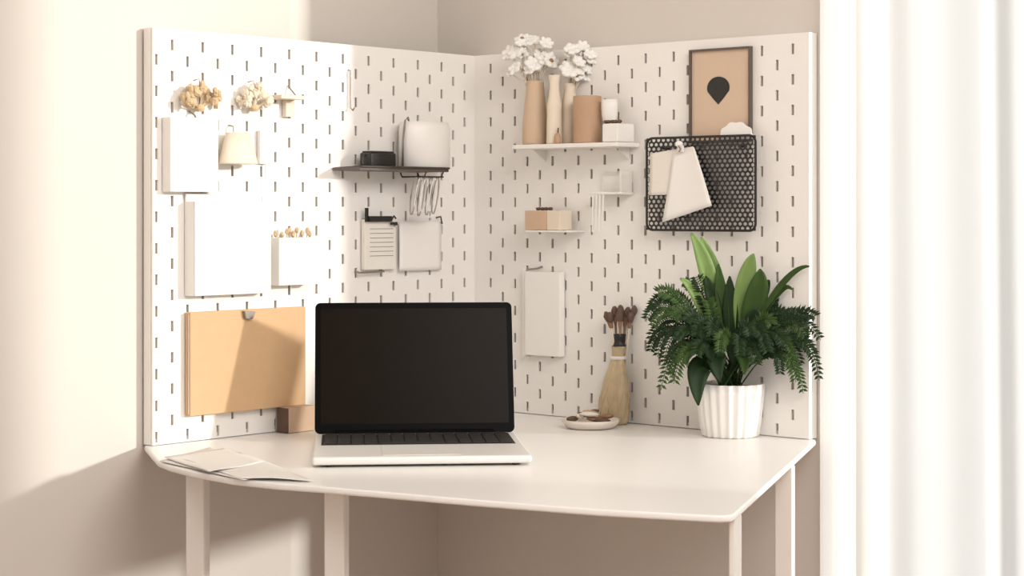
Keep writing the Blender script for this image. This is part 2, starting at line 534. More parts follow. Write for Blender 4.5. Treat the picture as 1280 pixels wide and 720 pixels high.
s0, s1, z0, z1 = rectLR(pL, 212, 272, 147, 240, .02)
t = thing('notepad', 'blank white notepad hanging sunlit near the top left of the left pegboard', 'notepad', W(FL, (s0 + s1) / 2, 0, z0))
b = MB(); b.box(FL, s0, s1, .003, .022, z0, z1); b.build('paper_block', M['paper'], t, bevel=.0015)
b = MB(); b.tube([W(FL, (s0 + s1) / 2 - .006, .002, z1 + .010), W(FL, (s0 + s1) / 2 - .006, .014, z1 + .004), W(FL, (s0 + s1) / 2 - .006, .020, z1 - .004)], .0014, 6)
b.build('hook', M['wire'], t)
s0, s1, z0, z1 = rectLR(pL, 240, 335, 242, 368, .02)
t = thing('wall_pocket', 'large blank white wall pocket hung sunlit above the kraft folder', 'wall pocket', W(FL, (s0 + s1) / 2, 0, z0))
b = MB(); b.box(FL, s0, s1, .003, .007, z0, z1); b.build('back_plate', M['paper'], t, bevel=.001)
b = MB(); b.box(FL, s0, s1, .024, .027, z0, z1 - .012); b.build('front_plate', M['paper'], t, bevel=.001)
b = MB(); b.box(FL, s0, s0 + .003, .007, .024, z0, z1 - .012); b.box(FL, s1 - .003, s1, .007, .024, z0, z1 - .012); b.box(FL, s0 + .003, s1 - .003, .007, .024, z0, z0 + .003)
b.build('side_walls', M['paper'], t)

# white holder box with dried sprigs
s0, s1, z0, z1 = rectLR(pL, 348, 398, 297, 356, .03)
t = thing('hanging_container', 'small square white container on the left pegboard holding dried sprigs', 'container', W(FL, (s0 + s1) / 2, 0, z0))
b = MB(); hh = z1
for (a0, a1, c0, c1) in ((s0, s1, .003, .006), (s0, s1, .029, .032), (s0, s0 + .003, .006, .029), (s1 - .003, s1, .006, .029)):
    b.box(FL, a0, a1, c0, c1, z0, z1)
b.box(FL, s0 + .003, s1 - .003, .006, .029, z0, z0 + .003)
b.build('shell', M['white'], t, bevel=.0006)
tt = thing('dried_sprigs', 'tiny tan dried sprigs sticking out of the small square white container', 'dried sprigs', W(FL, (s0 + s1) / 2, .017, z0 + .004))
rs = random.Random(4)
b = MB()
for k in range(9):
    u = s0 + .008 + (s1 - s0 - .016) * k / 8
    p = W(FL, u, .017 + rs.uniform(-.006, .006), z0 + .006); e = W(FL, u + rs.uniform(-.004, .004), .017 + rs.uniform(-.006, .006), z1 + rs.uniform(.004, .012))
    b.tube([p, e], .0009, 5); b.ball(e, .0035, rz=.005, seg=7, rings=5, jit=.2)
b.build('stems', M['straw'], tt)

# round wicker/dried wreath bundles
def bundle(x0, x1, y0, y1, label, m1, seed, open_left=True):
    s0, s1, z0, z1 = rectLR(pL, x0, x1, y0, y1, .02)
    cx = (s0 + s1) / 2; rr = (s1 - s0) / 2; hz = (z1 - z0)
    t = thing('dried_flower_bunch', label, 'dried flowers', W(FL, cx, 0, z0))
    r = random.Random(seed)
    b = MB()
    for k in range(46):
        a = math.radians(r.uniform(8, 172)); q = r.uniform(.55, 1.0)
        p = W(FL, cx + math.cos(a) * rr * q, .016 + r.uniform(-.008, .012), z0 + math.sin(a) * hz * q)
        b.ball(p, .0048 * r.uniform(.7, 1.3), rz=.006, seg=7, rings=5, jit=.25)
        if k % 3 == 0: b.tube([W(FL, cx, .014, z0 - .002), p], .0008, 5)
    b.build('flower_heads', m1, t)
    b = MB(); b.lathe(W(FL, cx, .014, z0 - .006), [(.006, 0), (.008, .004), (.006, .010)], 12); b.build('binding', M['straw'], t)
    b = MB(); b.tube([W(FL, cx, .0, z1 + .006), W(FL, cx, .014, z1 + .008), W(FL, cx, .014, z0 + .003)], .0011, 6); b.build('hook', M['wire'], t)
bundle(228, 277, 105, 134, 'tan dried flower bunch at the top left of the left pegboard', M['straw'], 1)
bundle(303, 338, 107, 134, 'pale dried flower bunch on the left pegboard beside a small beige bracket shelf', M['cream'], 2)

# small bracket
s0, s1, z0, z1 = rectLR(pL, 344, 373, 116, 134, .02)
t = thing('bracket_shelf', 'small beige bracket shelf at the top of the left pegboard', 'shelf', W(FL, (s0 + s1) / 2, 0, z0))
b = MB(); b.box(FL, s0, s1, .003, .034, z1 - .010, z1 - .004); b.build('plate', M['beige'], t, bevel=.001)
b = MB(); b.box(FL, s0, s0 + .018, .003, .012, z0 - .014, z1 - .010); b.build('drop_panel', M['beige'], t, bevel=.001)
b = MB(); b.tube([W(FL, s0 + .006, .003, z1 + .012), W(FL, s0 + .004, .018, z1 - .003), W(FL, s0 + .012, .016, z1 - .003)], .0013, 6); b.build('hook', M['wire'], t)

# trapezoid felt cup
s0, s1, z0, z1 = rectLR(pL, 279, 324, 166, 205, .03)
t = thing('tapered_cup', 'tan tapered cup hanging sunlit right of the blank white notepad', 'cup', W(FL, (s0 + s1) / 2, 0, z0))
b = MB(); cx = (s0 + s1) / 2; r0 = (s1 - s0) / 2
b.lathe(W(FL, cx, r0 * .55 + .004, z0), [(r0 * .98, 0), (r0, .002), (r0 * .62, z1 - z0), (r0 * .56, z1 - z0), (r0 * .9, .004)], 28)
for i in range(len(b.v)):
    v = b.v[i]; n_ = (v - C).dot(NL); b.v[i] = v - NL * (n_ - (.003 + (n_ - .003 + r0 * .45) * .55))
b.build('cup_body', M['cream'], t, smooth=True)
b = MB(); b.tube([W(FL, cx, .001, z1 + .012), W(FL, cx, .012, z1 + .010), W(FL, cx, .014, z1 - .002)], .0013, 6); b.build('hook', M['wire'], t)
# thin strip
s0, s1, z0, z1 = rectLR(pL, 326, 337, 163, 205, .012)
t = thing('hanging_strip', 'narrow grey strip and string hanging beside the tan tapered cup', 'strip', W(FL, (s0 + s1) / 2, 0, z0))
b = MB(); b.box(FL, s0, s1, .003, .010, z0, z1); b.build('strip_body', M['film'], t, bevel=.001)
b = MB(); b.tube([W(FL, s0 + .004, .007, z0), W(FL, s0 + .003, .006, z0 - .03), W(FL, s0 + .004, .006, z0 - .05)], .0009, 5); b.build('string', M['film'], t)

# long thin hook on the left board
s_, z_ = pL(438, 87, .006); s2_, z2_ = pL(438, 135, .006)
b = MB(); b.tube([W(FL, s_, 0, z_), W(FL, s_, .007, z_ - .002), W(FL, s_, .007, z2_), W(FL, s_, .012, z2_ - .004), W(FL, s_, .015, z2_)], .0013, 6)
tag(b.build('long_hook', M['wire'], None), 'thin grey wire hook at the top middle of the left pegboard', 'hook')

# ------------------------------------------------------------------ kraft folder
s0, s1, z0, z1 = rectLR(pL, 238, 382, 387, 513, .016)
t = thing('kraft_folder', 'large kraft brown folder clipped to the left pegboard behind the laptop', 'folder', W(FL, (s0 + s1) / 2, 0, z0))
b = MB(); b.box(FL, s0, s1, .004, .0075, z0, z1); b.build('back_cover', M['kraft'], t, bevel=.0006)
b = MB(); b.box(FL, s0 + .002, s1 - .002, .0076, .0125, z0 + .002, z1 - .003); b.build('pages', M['paper2'], t)
b = MB(); b.box(FL, s0, s1, .0126, .016, z0, z1); b.build('front_cover', M['kraft'], t, bevel=.0006)
cx, cz_ = pL(311, 395, .02)
b = MB(); b.prism([W(FL, cx - .012, .0165, cz_ + .006), W(FL, cx + .010, .0165, cz_ + .008), W(FL, cx + .007, .0165, cz_ - .004), W(FL, cx - .006, .0165, cz_ - .005)], NL * .006)
b.build('clip', M['wire'], t, bevel=.0008)
# block on desk
s0, _ = pL(392, 520, .03); s1, _ = pL(359, 520, .03); _, zt = pL(375, 508, .03)
t = thing('wooden_block', 'small tan wooden block on the desk left of the laptop', 'block', W(FL, (s0 + s1) / 2, .02, DZ))
b = MB(); b.box(FL, s0, s1, .008, .034, DZ + .0005, zt); b.build('block_body', M['kraft2'], t, bevel=.0015)
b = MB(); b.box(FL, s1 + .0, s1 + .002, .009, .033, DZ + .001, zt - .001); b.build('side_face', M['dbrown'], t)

# ------------------------------------------------------------------ dark shelf group
s0, s1 = sorted((pL(561, 212, .065)[0], pL(450, 209, .065)[0])); zt = pL(505, 210, .065)[1]
t = thing('shelf', 'dark brown metal shelf on the left pegboard near the corner', 'shelf', W(FL, (s0 + s1) / 2, 0, zt))
b = MB(); b.box(FL, s0, s1, .003, .065, zt - .005, zt); b.build('shelf_board', M['shelf_dark'], t, bevel=.0008)
b = MB()
b.tube([W(FL, s0 + .002, .006, zt - .001), W(FL, s0 + .002, .068, zt + .001), W(FL, s1 - .002, .068, zt + .001), W(FL, s1 - .002, .006, zt - .001)], .0016, 8)
b.build('edge_rail', M['dark'], t)
b = MB()
for u in (s0 + .012, s0 + .052):
    b.tube([W(FL, u, .006, zt - .006), W(FL, u, .010, zt - .013), W(FL, u, .060, zt - .013), W(FL, u, .064, zt - .005)], .0014, 6)
b.tube([W(FL, s0 + .008, .060, zt - .013), W(FL, s0 + .062, .060, zt - .013)], .0014, 6)
b.build('hanging_rail', M['dark'], t)
# black box on the shelf
a0, a1 = sorted((pL(494, 200, .045)[0], pL(462, 200, .045)[0])); zz = pL(478, 190, .045)[1]
t = thing('black_case', 'small black case at the left end of the dark shelf', 'case', W(FL, (a0 + a1) / 2, .035, zt))
b = MB(); b.box(FL, a0, a1, .022, .048, zt + .0003, zz - .001); b.build('case_body', M['black'], t, bevel=.003)
b = MB(); b.box(FL, a0 + .003, a1 - .004, .024, .046, zz - .001, zz + .0015); b.build('case_lid', M['dark'], t, bevel=.001)
b = MB(); b.tube([W(FL, a1 + .0, .035, zt + .004), W(FL, a1 + .006, .035, zt + .006), W(FL, a1 + .005, .035, zz - .008), W(FL, a1 - .001, .035, zz - .004)], .0012, 6); b.build('handle', M['dark'], t)
# white jug like holder
a0, a1 = sorted((pL(558, 180, .035)[0], pL(504, 180, .035)[0])); zz = pL(530, 153, .035)[1]
cx = (a0 + a1) / 2; r0 = (a1 - a0) / 2
t = thing('white_canister', 'white rounded canister with a cord handle on the dark shelf', 'canister', W(FL, cx, .034, zt))
b = MB(); H = zz - zt
def mk(c0, prof, fl_, seg=40, sq=.62):
    m_ = MB(); m_.lathe((0, 0, 0), prof, seg)
    vv = [W(FL, c0[0] + v.x, c0[1] + v.y * sq, c0[2] + v.z) for v in m_.v]; m_.v = vv; return m_
mk((cx, .034, zt + .0004), [(r0 * .9, 0), (r0, .004), (r0, H * .85), (r0 * .93, H), (r0 * .88, H), (r0 * .92, H * .8), (r0 * .9, .006)], FL).build('canister_body', M['white'], t, smooth=True)
b = MB(); b.tube([W(FL, a1 + .002, .036, zt + .004), W(FL, a1 + .0035, .038, zt + H * .6), W(FL, a1 + .001, .040, zz + .001), W(FL, a1 - .006, .040, zz + .006), W(FL, a1 - .012, .036, zz - .001)], .0017, 8)
b.build('cord_handle', M['wire'], t, smooth=True)

# hooks with cables/rings hanging from rail
rings = random.Random(9)
zb = zt - .013
t = thing('hanging_strap_bundle', 'bundle of thin looped wires hanging from the rail under the dark shelf', 'wire bundle', W(FL, s0 + .035, .060, zb - .045))
for k in range(7):
    u = s0 + .012 + .0078 * k
    e1 = u + .010 + rings.uniform(0, .006)
    z_b = zb - .062 - rings.uniform(-.006, .006)
    b = MB(); P = []
    for q_ in range(15):
        a = math.pi * 2 * q_ / 14
        P.append(W(FL, (u + e1) / 2 + .006 * math.cos(a) + .012 * (1 - math.sin(a)) / 2, .058 - .003 * k / 7, (zb + z_b) / 2 + (zb - z_b) / 2 * math.sin(a)))
    b.tube(P, .0011, 6)
    b.build('wire_loop', M['white'] if k % 2 else M['wire'], t, smooth=True)
# pale card below the wires
a0, a1, c0, c1 = rectLR(pL, 500, 553, 277, 338, .012)
t = thing('blank_card', 'blank white card hanging below the looped wires near the corner', 'card', W(FL, (a0 + a1) / 2, 0, c0))
sheet(FL, a0, a1, c0, c1, .010, 'card_sheet', M['board'], t, wave=.0015, seed=5)
b = MB(); b.tube([W(FL, a0 + .004, .0, c1 + .006), W(FL, a0 + .004, .012, c1 + .008), W(FL, a0 + .002, .013, c1 - .004)], .0014, 6); b.build('hook', M['dark'], t)

# notepad with lines and clips
a0, a1, c0, c1 = rectLR(pL, 458, 497, 274, 337, .016)
t = thing('notepad', 'small lined notepad held by a black clip below the dark shelf', 'notepad', W(FL, (a0 + a1) / 2, 0, c0))
b = MB(); b.box(FL, a0, a1, .004, .012, c0, c1); pad = b.build('paper_block', M['paper2'], t, bevel=.0006)
b = MB()
for k in range(7):
    zz_ = c1 - .016 - k * .0072
    b.box(FL, a0 + .006, a1 - .012, .012, .0122, zz_, zz_ + .0010)
b.build('ruled_lines', M['wire'], pad)
b = MB(); b.box(FL, a1 - .005, a1 + .0, .012, .016, c1 - .004, c1 + .018); b.box(FL, a0 + .014, a1 - .005, .010, .018, c1 - .004, c1 + .005)
b.tube([W(FL, a0 + .012, .014, c1 - .001), W(FL, a0 + .006, .014, c1 + .005), W(FL, a0 + .002, .014, c1 + .001)], .0018, 6)
b.build('black_clip', M['black'], t, bevel=.0006)
b = MB(); b.tube([W(FL, a0 + .006, .017, c1 - .005), W(FL, a0 + .006, .018, c1 - .010)], .0034, 8); b.tube([W(FL, a0 + .014, .017, c1 - .005), W(FL, a0 + .014, .018, c1 - .009)], .003, 8)
b.build('clip_grip', M['black'], t)
# little rail below it
u0, zr = pL(449, 341, .012); u1, _ = pL(480, 339, .012)
b = MB(); b.tube([W(FL, u0, .003, zr + .002), W(FL, u0, .012, zr), W(FL, u1, .012, zr + .001), W(FL, u1, .003, zr + .003)], .0018, 6)
tag(b.build('small_rail', M['wire'], None), 'short grey wire rail below the small lined notepad', 'rail')

# ------------------------------------------------------------------ right board: white shelf and vases
SHN = 0.062
a0 = pR(640, 183, SHN)[0]; a1 = pR(771, 183, SHN)[0]; zs_ = pR(715, 179, SHN)[1]
t = thing('shelf', 'white shelf on the right pegboard carrying vases and white flowers', 'shelf', W(FR, (a0 + a1) / 2, 0, zs_ - .009))
b = MB(); b.box(FR, a0, a1, .003, SHN, zs_ - .007, zs_); b.build('shelf_board', M['white'], t, bevel=.0012)
for u in (a0 + .02, a1 - .022):
    b = MB(); b.prism([W(FR, u, .003, zs_ - .007), W(FR, u, .035, zs_ - .007), W(FR, u, .003, zs_ - .026)], ER * .002); b.build('bracket', M['white'], t)


def pos(x, n, z):
    s = pR(x, 170, n)[0]; return W(FR, s, n, z)
def mpx(p, px): return px * p.y / F

def blossom_bunch(parent_label, base, top, spread, n, seed, label):
    t = thing('flower_bunch', label, 'flowers', base)
    r = random.Random(seed)
    for k in range(n):
        a = 2 * math.pi * k / n + r.uniform(-.3, .3); q = r.uniform(.35, 1.0)
        tip = Vector((top.x + math.cos(a) * spread * q, top.y + math.sin(a) * spread * .45 * q - .004, top.z + r.uniform(-.034, .014) + .010 * (1 - q)))
        mid_ = base.lerp(tip, .55) + Vector((0, 0, .008))
        b = MB(); b.tube([base + Vector((r.uniform(-.002, .002), r.uniform(-.002, .002), 0)), mid_, tip], .0009, 5)
        st = b.build('stem', M['beige'], t, smooth=True)
        b = MB(); ax = ((tip - mid_).normalized() + Vector((r.uniform(-.6, .6), -1.0, r.uniform(-.3, .4)))).normalized()
        m3 = ax.to_track_quat('Z', 'Y').to_matrix()
        R_ = r.uniform(.0090, .0165); npet = r.choice((5, 6, 6))
        for ring, rs_ in ((1.0, npet), (.6, 4)):
            for j in range(rs_):
                an = 2 * math.pi * j / rs_ + ring * 2
                d = Vector((math.cos(an), math.sin(an), .35 + .5 * (1 - ring)))
                c0 = tip + m3 @ (d * R_ * .55 * ring)
                b.ball(c0, R_ * .55, R_ * .42, R_ * .25, seg=8, rings=6, rot=m3 @ Matrix.Rotation(an, 3, 'Z') @ Matrix.Rotation(-.5, 3, 'Y'), jit=.1)
        bl = b.build('blossom', M['petal'], t, smooth=True)
        if k % 6 == 2:
            b = MB(); b.ball(tip + ax * R_ * .35 - Vector((0, .3 * R_, 0)), R_ * .26, seg=7, rings=5, jit=.2); b.build('flower_centre', M['bud'], bl)
    return t

# vase A : tapered bottle
pA = pos(669, .032, zs_); rA = mpx(pA, 16.5); hA = (178 - 98) * pA.y / F
t = thing('vase', 'tall tan tapered vase at the left end of the white shelf', 'vase', pA)
b = MB(); b.lathe(pA + Vector((0, 0, .0004)), [(rA * .92, 0), (rA, .003), (rA * .97, hA * .3), (rA * .78, hA * .7), (rA * .66, hA * .97), (rA * .64, hA), (rA * .54, hA), (rA * .58, hA * .9), (rA * .8, .01)], 40)
b.build('vase_body', M['tan'], t, smooth=True)
tp_ = pos(661, .032, zs_); tp_.z = pA.z + hA + .024
tp_.x = (662 - 640) / F * pA.y
blossom_bunch('', pA + Vector((0, 0, hA - .03)), Vector((tp_.x, pA.y, CZ + (HZ - 66) / F * pA.y)), .037, 22, 11, 'white blossoms with brown centres in the tall tan tapered vase')
# vase B : pale, neck
pB = pos(712, .018, zs_); rB = mpx(pB, 11.5); hB = (178 - 102) * pB.y / F
t = thing('vase', 'pale beige narrow necked vase half hidden behind the brown canister', 'vase', pB)
b = MB(); b.lathe(pB + Vector((0, 0, .0004)), [(rB * .9, 0), (rB, .004), (rB * .95, hB * .35), (rB * .8, hB * .7), (rB * .6, hB * .88), (rB * .66, hB), (rB * .52, hB), (rB * .5, hB * .85), (rB * .8, .01)], 40)
b.build('vase_body', M['beige'], t, smooth=True)
blossom_bunch('', pB + Vector((0, 0, hB - .03)), Vector(((723 - 640) / F * pB.y, pB.y, CZ + (HZ - 74) / F * pB.y)), .027, 20, 12, 'white blossoms in the pale beige vase on the white shelf')
# pale slim bud vase between them
pG = pos(693, .044, zs_); rG = mpx(pG, 10)
hG = (178 - 92) * pG.y / F
t = thing('bud_vase', 'slim pale beige bud vase standing between the two flower vases', 'vase', pG + Vector((0, 0, 0)))
b = MB(); b.lathe(pG + Vector((0, 0, .0004)), [(rG, 0), (rG, .004), (rG * .92, hG * .55), (rG * .6, hG * .80), (rG * .62, hG * .9), (rG * .75, hG), (rG * .6, hG), (rG * .4, hG * .8)], 24)
b.build('vase_body', M['cream'], t, smooth=True)
# small brown jar
pF = pos(697, .0555, zs_)
t = thing('small_jar', 'tiny brown jar with a dark stick at the front of the white shelf', 'jar', pF)
b = MB(); r_ = mpx(pF, 4); h_ = 13 * pF.y / F; b.lathe(pF + Vector((0, 0, .0004)), [(r_ * .9, 0), (r_, .002), (r_, h_ * .7), (r_ * .6, h_), (r_ * .5, h_)], 20); b.build('jar_body', M['brown'], t, smooth=True)
b = MB(); b.tube([pF + Vector((0, 0, .006)), pF + Vector((.001, 0, h_ + .009))], .0011, 6); b.build('stick', M['dbrown'], t)
# canister
pC = pos(734, .036, zs_); rC = mpx(pC, 17.5); hC = (178 - 119) * pC.y / F
t = thing('canister', 'brown cylindrical canister in the middle of the white shelf', 'canister', pC)
b = MB(); b.lathe(pC + Vector((0, 0, .0004)), [(rC * .97, 0), (rC, .002), (rC, hC * .98), (rC * .97, hC), (rC * .9, hC), (rC * .9, hC * .1)], 36); b.build('canister_body', M['brown'], t, smooth=False, bevel=.0008)
# white cube box and small pot on it
sD0 = pR(753, 170, SHN - .004)[0]; sD1 = pR(789, 170, SHN - .004)[0]; zD = pR(771, 154, SHN - .004)[1]
t = thing('white_box', 'small white box at the right end of the white shelf', 'box', W(FR, (sD0 + sD1) / 2, .04, zs_))
sD1 = a1 - .001
b = MB(); b.box(FR, sD0, sD1, .016, SHN - .003, zs_ + .0004, zD); b.build('box_body', M['white'], t, bevel=.002)
b = MB()
rr_ = random.Random(5)
pE = W(FR, pR(762, 150, .030)[0], .030, zD)
t = thing('small_pot', 'small round white pot standing on the small white box', 'pot', pE)
b = MB(); rE = mpx(pE, 10.5); hE = 31 * pE.y / F
b.lathe(pE + Vector((0, 0, .0004)), [(rE * .55, 0), (rE * .7, .002), (rE * .95, hE * .35), (rE, hE * .7), (rE * .95, hE), (rE * .85, hE), (rE * .8, hE * .4)], 28); b.build('pot_body', M['white'], t, smooth=True)
for k in range(5):
    c_ = W(FR, pR(757 + 4.2 * k, 150, .052)[0], .0505 + .002 * (k % 2), zD + .0030)
    b = MB(); b.ball(c_, .0042, .0032, .0028, seg=8, rings=6, jit=.2)
    tag(b.build('dark_pebble', M['dbrown'], None, smooth=True), 'tiny dark pebble on the small white box in front of the small pot', 'pebble', 'dark pebbles on the small white box')

# ------------------------------------------------------------------ small shelf
SN = .05
a0 = pR(656, 290, SN)[0]; a1 = pR(708, 290, SN)[0]; zs2 = pR(680, 288, SN)[1]
t = thing('small_shelf', 'small white shelf on the right pegboard under the flower shelf', 'shelf', W(FR, (a0 + a1) / 2, 0, zs2))
b = MB(); b.box(FR, a0, a1, .003, SN, zs2 - .003, zs2); b.build('shelf_board', M['white'], t, bevel=.0008)
c0 = pR(656, 275, .046)[0]; c1 = pR(683, 275, .046)[0]; c2 = pR(699, 275, .046)[0]; zt2 = pR(675, 263, .046)[1]
b = MB(); b.box(FR, c0, c1, .014, .046, zs2 + .0003, zt2); tag(b.build('tan_box', M['kraft2'], None, bevel=.001), 'small reddish tan box on the small white shelf', 'box')
b = MB(); b.box(FR, c1 + .0006, c2, .014, .046, zs2 + .0003, zt2); tag(b.build('white_box', M['beige'], None, bevel=.001), 'small cream box beside the reddish tan box on the small shelf', 'box')
for k in range(4):
    u = c0 + .016 + .0085 * k
    b = MB(); b.ball(W(FR, u, .030, zt2 + .0026), .005, .004, .0026, seg=8, rings=6, jit=.25)
    tag(b.build('brown_stone', M['dbrown'], None, smooth=True), 'tiny dark brown stone lying on the boxes of the small shelf', 'stone', 'dark stones on the small shelf boxes')
for px in (671, 690):
    pass

# hanging white holder with strands
a0 = pR(742, 240, .03)[0]; a1 = pR(779, 240, .03)[0]; zA = pR(760, 214, .03)[1]; zB = pR(760, 240, .03)[1]; zC_ = pR(760, 290, .03)[1]
t = thing('clear_holder', 'small clear white holder with hanging strands on the right pegboard', 'holder', W(FR, (a0 + a1) / 2, 0, zB))
b = MB(); b.box(FR, a0, a1, .006, .0085, zB, zA); b.box(FR, a1 - .003, a1, .0085, .035, zB, zA); b.build('clear_plate', M['acrylic'], t)
b = MB(); b.box(FR, a0 - .006, a1, .003, .036, zB - .004, zB); b.build('ledge', M['white'], t, bevel=.001)
for k in range(4):
    u = a0 + .002 + .007 * k
    b = MB(); b.tube([W(FR, u, .034, zB - .003), W(FR, u + .001, .036, zB - .02), W(FR, u - .001, .035, zC_ + .006 * (k % 2))], .0013, 6, r1=.0008); b.build('strand', M['white'], t)

# long white panel on the right board near laptop
a0, a1, c0, c1 = rectLR(pR, 655, 698, 340, 445, .02)
t = thing('tall_card', 'tall narrow blank white card hung between laptop and brush vase', 'card', W(FR, (a0 + a1) / 2, 0, c0))
b = MB(); b.box(FR, a0, a1, .004, .018, c0, c1); b.build('card_block', M['board'], t, bevel=.001)
b = MB(); b.box(FR, a0 - .009, a0 - .002, .003, .014, c0 - .004, c1 + .004); b.build('edge_strip', M['white'], t, bevel=.001)
b = MB(); b.tube([W(FR, a0, .012, c1 + .003), W(FR, a0 + .022, .014, c1 + .005), W(FR, a0 + .024, .002, c1 + .008)], .0015, 6); b.build('hook', M['wire'], t)
for x_ in ():
    pass

# ------------------------------------------------------------------ framed print
PN = .010
a0 = pR(861, 120, PN)[0]; a1 = pR(937.5, 120, PN)[0]; c1 = pR(899, 60, PN)[1]; c0 = pR(899, 178, PN)[1]
t = thing('framed_print', 'thin black framed tan print with a black drop shape above the mesh panel', 'picture', W(FR, (a0 + a1) / 2, 0, c0))
fw = .0032
for (u0, u1, v0, v1) in ((a0, a0 + fw, c0, c1), (a1 - fw, a1, c0, c1), (a0 + fw, a1 - fw, c1 - fw, c1), (a0 + fw, a1 - fw, c0, c0 + fw)):
    b = MB(); b.box(FR, u0, u1, .003, PN, v0, v1); b.build('frame_bar', M['shelf_dark'], t)
b = MB(); b.box(FR, a0 + fw, a1 - fw, .004, PN - .004, c0 + fw, c1 - fw); pr = b.build('print_sheet', M['print'], t)
dx, dzz = pR(898, 110, PN - .004)
P = []
rd = 14.3 * 2.95 / F / .70
hw = abs(pR(912, 110, PN)[0] - pR(884, 110, PN)[0]) / 2
zt_ = pR(898, 95.5, PN)[1]; zbm = pR(898, 130.5, PN)[1]; rz_ = (zt_ - zbm) * .40; zc_ = zt_ - rz_
for k in range(25):
    a = math.radians(-18 + 216 * k / 24); P.append(W(FR, dx + hw * math.cos(a), PN - .004, zc_ + rz_ * math.sin(a)))
P.append(W(FR, dx - hw * .42, PN - .004, zbm + (zc_ - zbm) * .32)); P.append(W(FR, dx, PN - .004, zbm)); P.append(W(FR, dx + hw * .42, PN - .004, zbm + (zc_ - zbm) * .32))
b = MB(); b.prism(P, NR * .0006); b.build('drop_shape', M['black'], pr)

# ------------------------------------------------------------------ mesh panel
MN = .024
a0 = pR(807, 230, MN)[0]; a1 = pR(943, 230, MN)[0]; c1 = pR(875, 171, MN)[1]; c0 = pR(875, 288, MN)[1]
t = thing('mesh_panel', 'black perforated mesh memo panel with rounded corners under the framed print', 'memo board', W(FR, (a0 + a1) / 2, 0, c0))
ncx, ncz = 22, 21
pw = (a1 - a0) / ncx; phh = (c1 - c0) / ncz
rc_ = .011
def inside(u, v):
    du = max(a0 + rc_ - u, u - (a1 - rc_), 0); dv = max(c0 + rc_ - v, v - (c1 - rc_), 0)
    return du * du + dv * dv <= (rc_ * .98) ** 2
m_ = MB()
for j in range(ncz):
    off = (j % 2) * .5
    for i in range(-1, ncx + 1):
        u = a0 + (i + .5 + off) * pw; v = c0 + (j + .5) * phh
        if u - pw / 2 < a0 - 1e-6 or u + pw / 2 > a1 + 1e-6 or not inside(u, v): continue
        outer = []; inner = []
        for q_ in range(8):
            an = math.radians(22.5 + 45 * q_)
            cc_, ss_ = math.cos(an), math.sin(an); k_ = 1 / max(abs(cc_), abs(ss_))
            outer.append((u + cc_ * k_ * pw / 2, v + ss_ * k_ * phh / 2)); inner.append((u + cc_ * pw * .405, v + ss_ * phh * .405))
        k0 = len(m_.v)
        m_.v += [W(FR, x, MN - .003, y) for (x, y) in outer + inner]
        # corners of the cell
        for q_ in range(8): m_.f.append((k0 + q_, k0 + (q_ + 1) % 8, k0 + 8 + (q_ + 1) % 8, k0 + 8 + q_))
        for q_ in (0, 2, 4, 6):
            x1_ = outer[q_]; x2_ = outer[(q_ + 1) % 8]
            cxn = (u + (pw / 2) * (1 if math.cos(math.radians(45 + 45 * q_)) > 0 else -1), v + (phh / 2) * (1 if math.sin(math.radians(45 + 45 * q_)) > 0 else -1))
            m_.v.append(W(FR, cxn[0], MN - .003, cxn[1])); m_.f.append((k0 + q_, len(m_.v) - 1, k0 + (q_ + 1) % 8))
ms = m_.build('perforated_sheet', M['black'], t, normals=True)
md = ms.modifiers.new('s', 'SOLIDIFY'); md.thickness = .0018; md.offset = 0
b = MB(); P = []
for (cx_, cz2, a_) in ((a1 - rc_, c1 - rc_, 0), (a0 + rc_, c1 - rc_, 90), (a0 + rc_, c0 + rc_, 180), (a1 - rc_, c0 + rc_, 270)):
    for k in range(7):
        an = math.radians(a_ + 15 * k); P.append(W(FR, cx_ + rc_ * math.cos(an), MN - .003, cz2 + rc_ * math.sin(an)))
P.append(P[0]); P.append(P[1])
b.tube(P, .0019, 6); b.build('rim', M['black'], t)
for u in (a0 + .03, a1 - .03):
    b = MB(); b.tube([W(FR, u, 0.001, c1 - .016), W(FR, u, MN - .003, c1 - .016)], .002, 8); b.build('mount', M['black'], t)

def paper(px, n, name, m, label, bend=0.003, seed=0):
    """quad outline, subdivided and softly bent"""
    P_ = [pR(x, y, n) for x, y in px]; N_ = 10; mb = MB()
    for j in range(N_ + 1):
        for i in range(N_ + 1):
            u, v = i / N_, j / N_
            s = (P_[0][0] * (1 - u) + P_[1][0] * u) * (1 - v) + (P_[3][0] * (1 - u) + P_[2][0] * u) * v
            z = (P_[0][1] * (1 - u) + P_[1][1] * u) * (1 - v) + (P_[3][1] * (1 - u) + P_[2][1] * u) * v
            mb.v.append(W(FR, s, n + bend * v * v + .001 * math.sin(5 * u + seed), z))
    for j in range(N_):
        for i in range(N_):
            k = j * (N_ + 1) + i; mb.f.append((k, k + 1, k + N_ + 2, k + N_ + 1))
    o = mb.build(name, m, None, smooth=True, solid=.0005)
    return tag(o, label, 'paper')

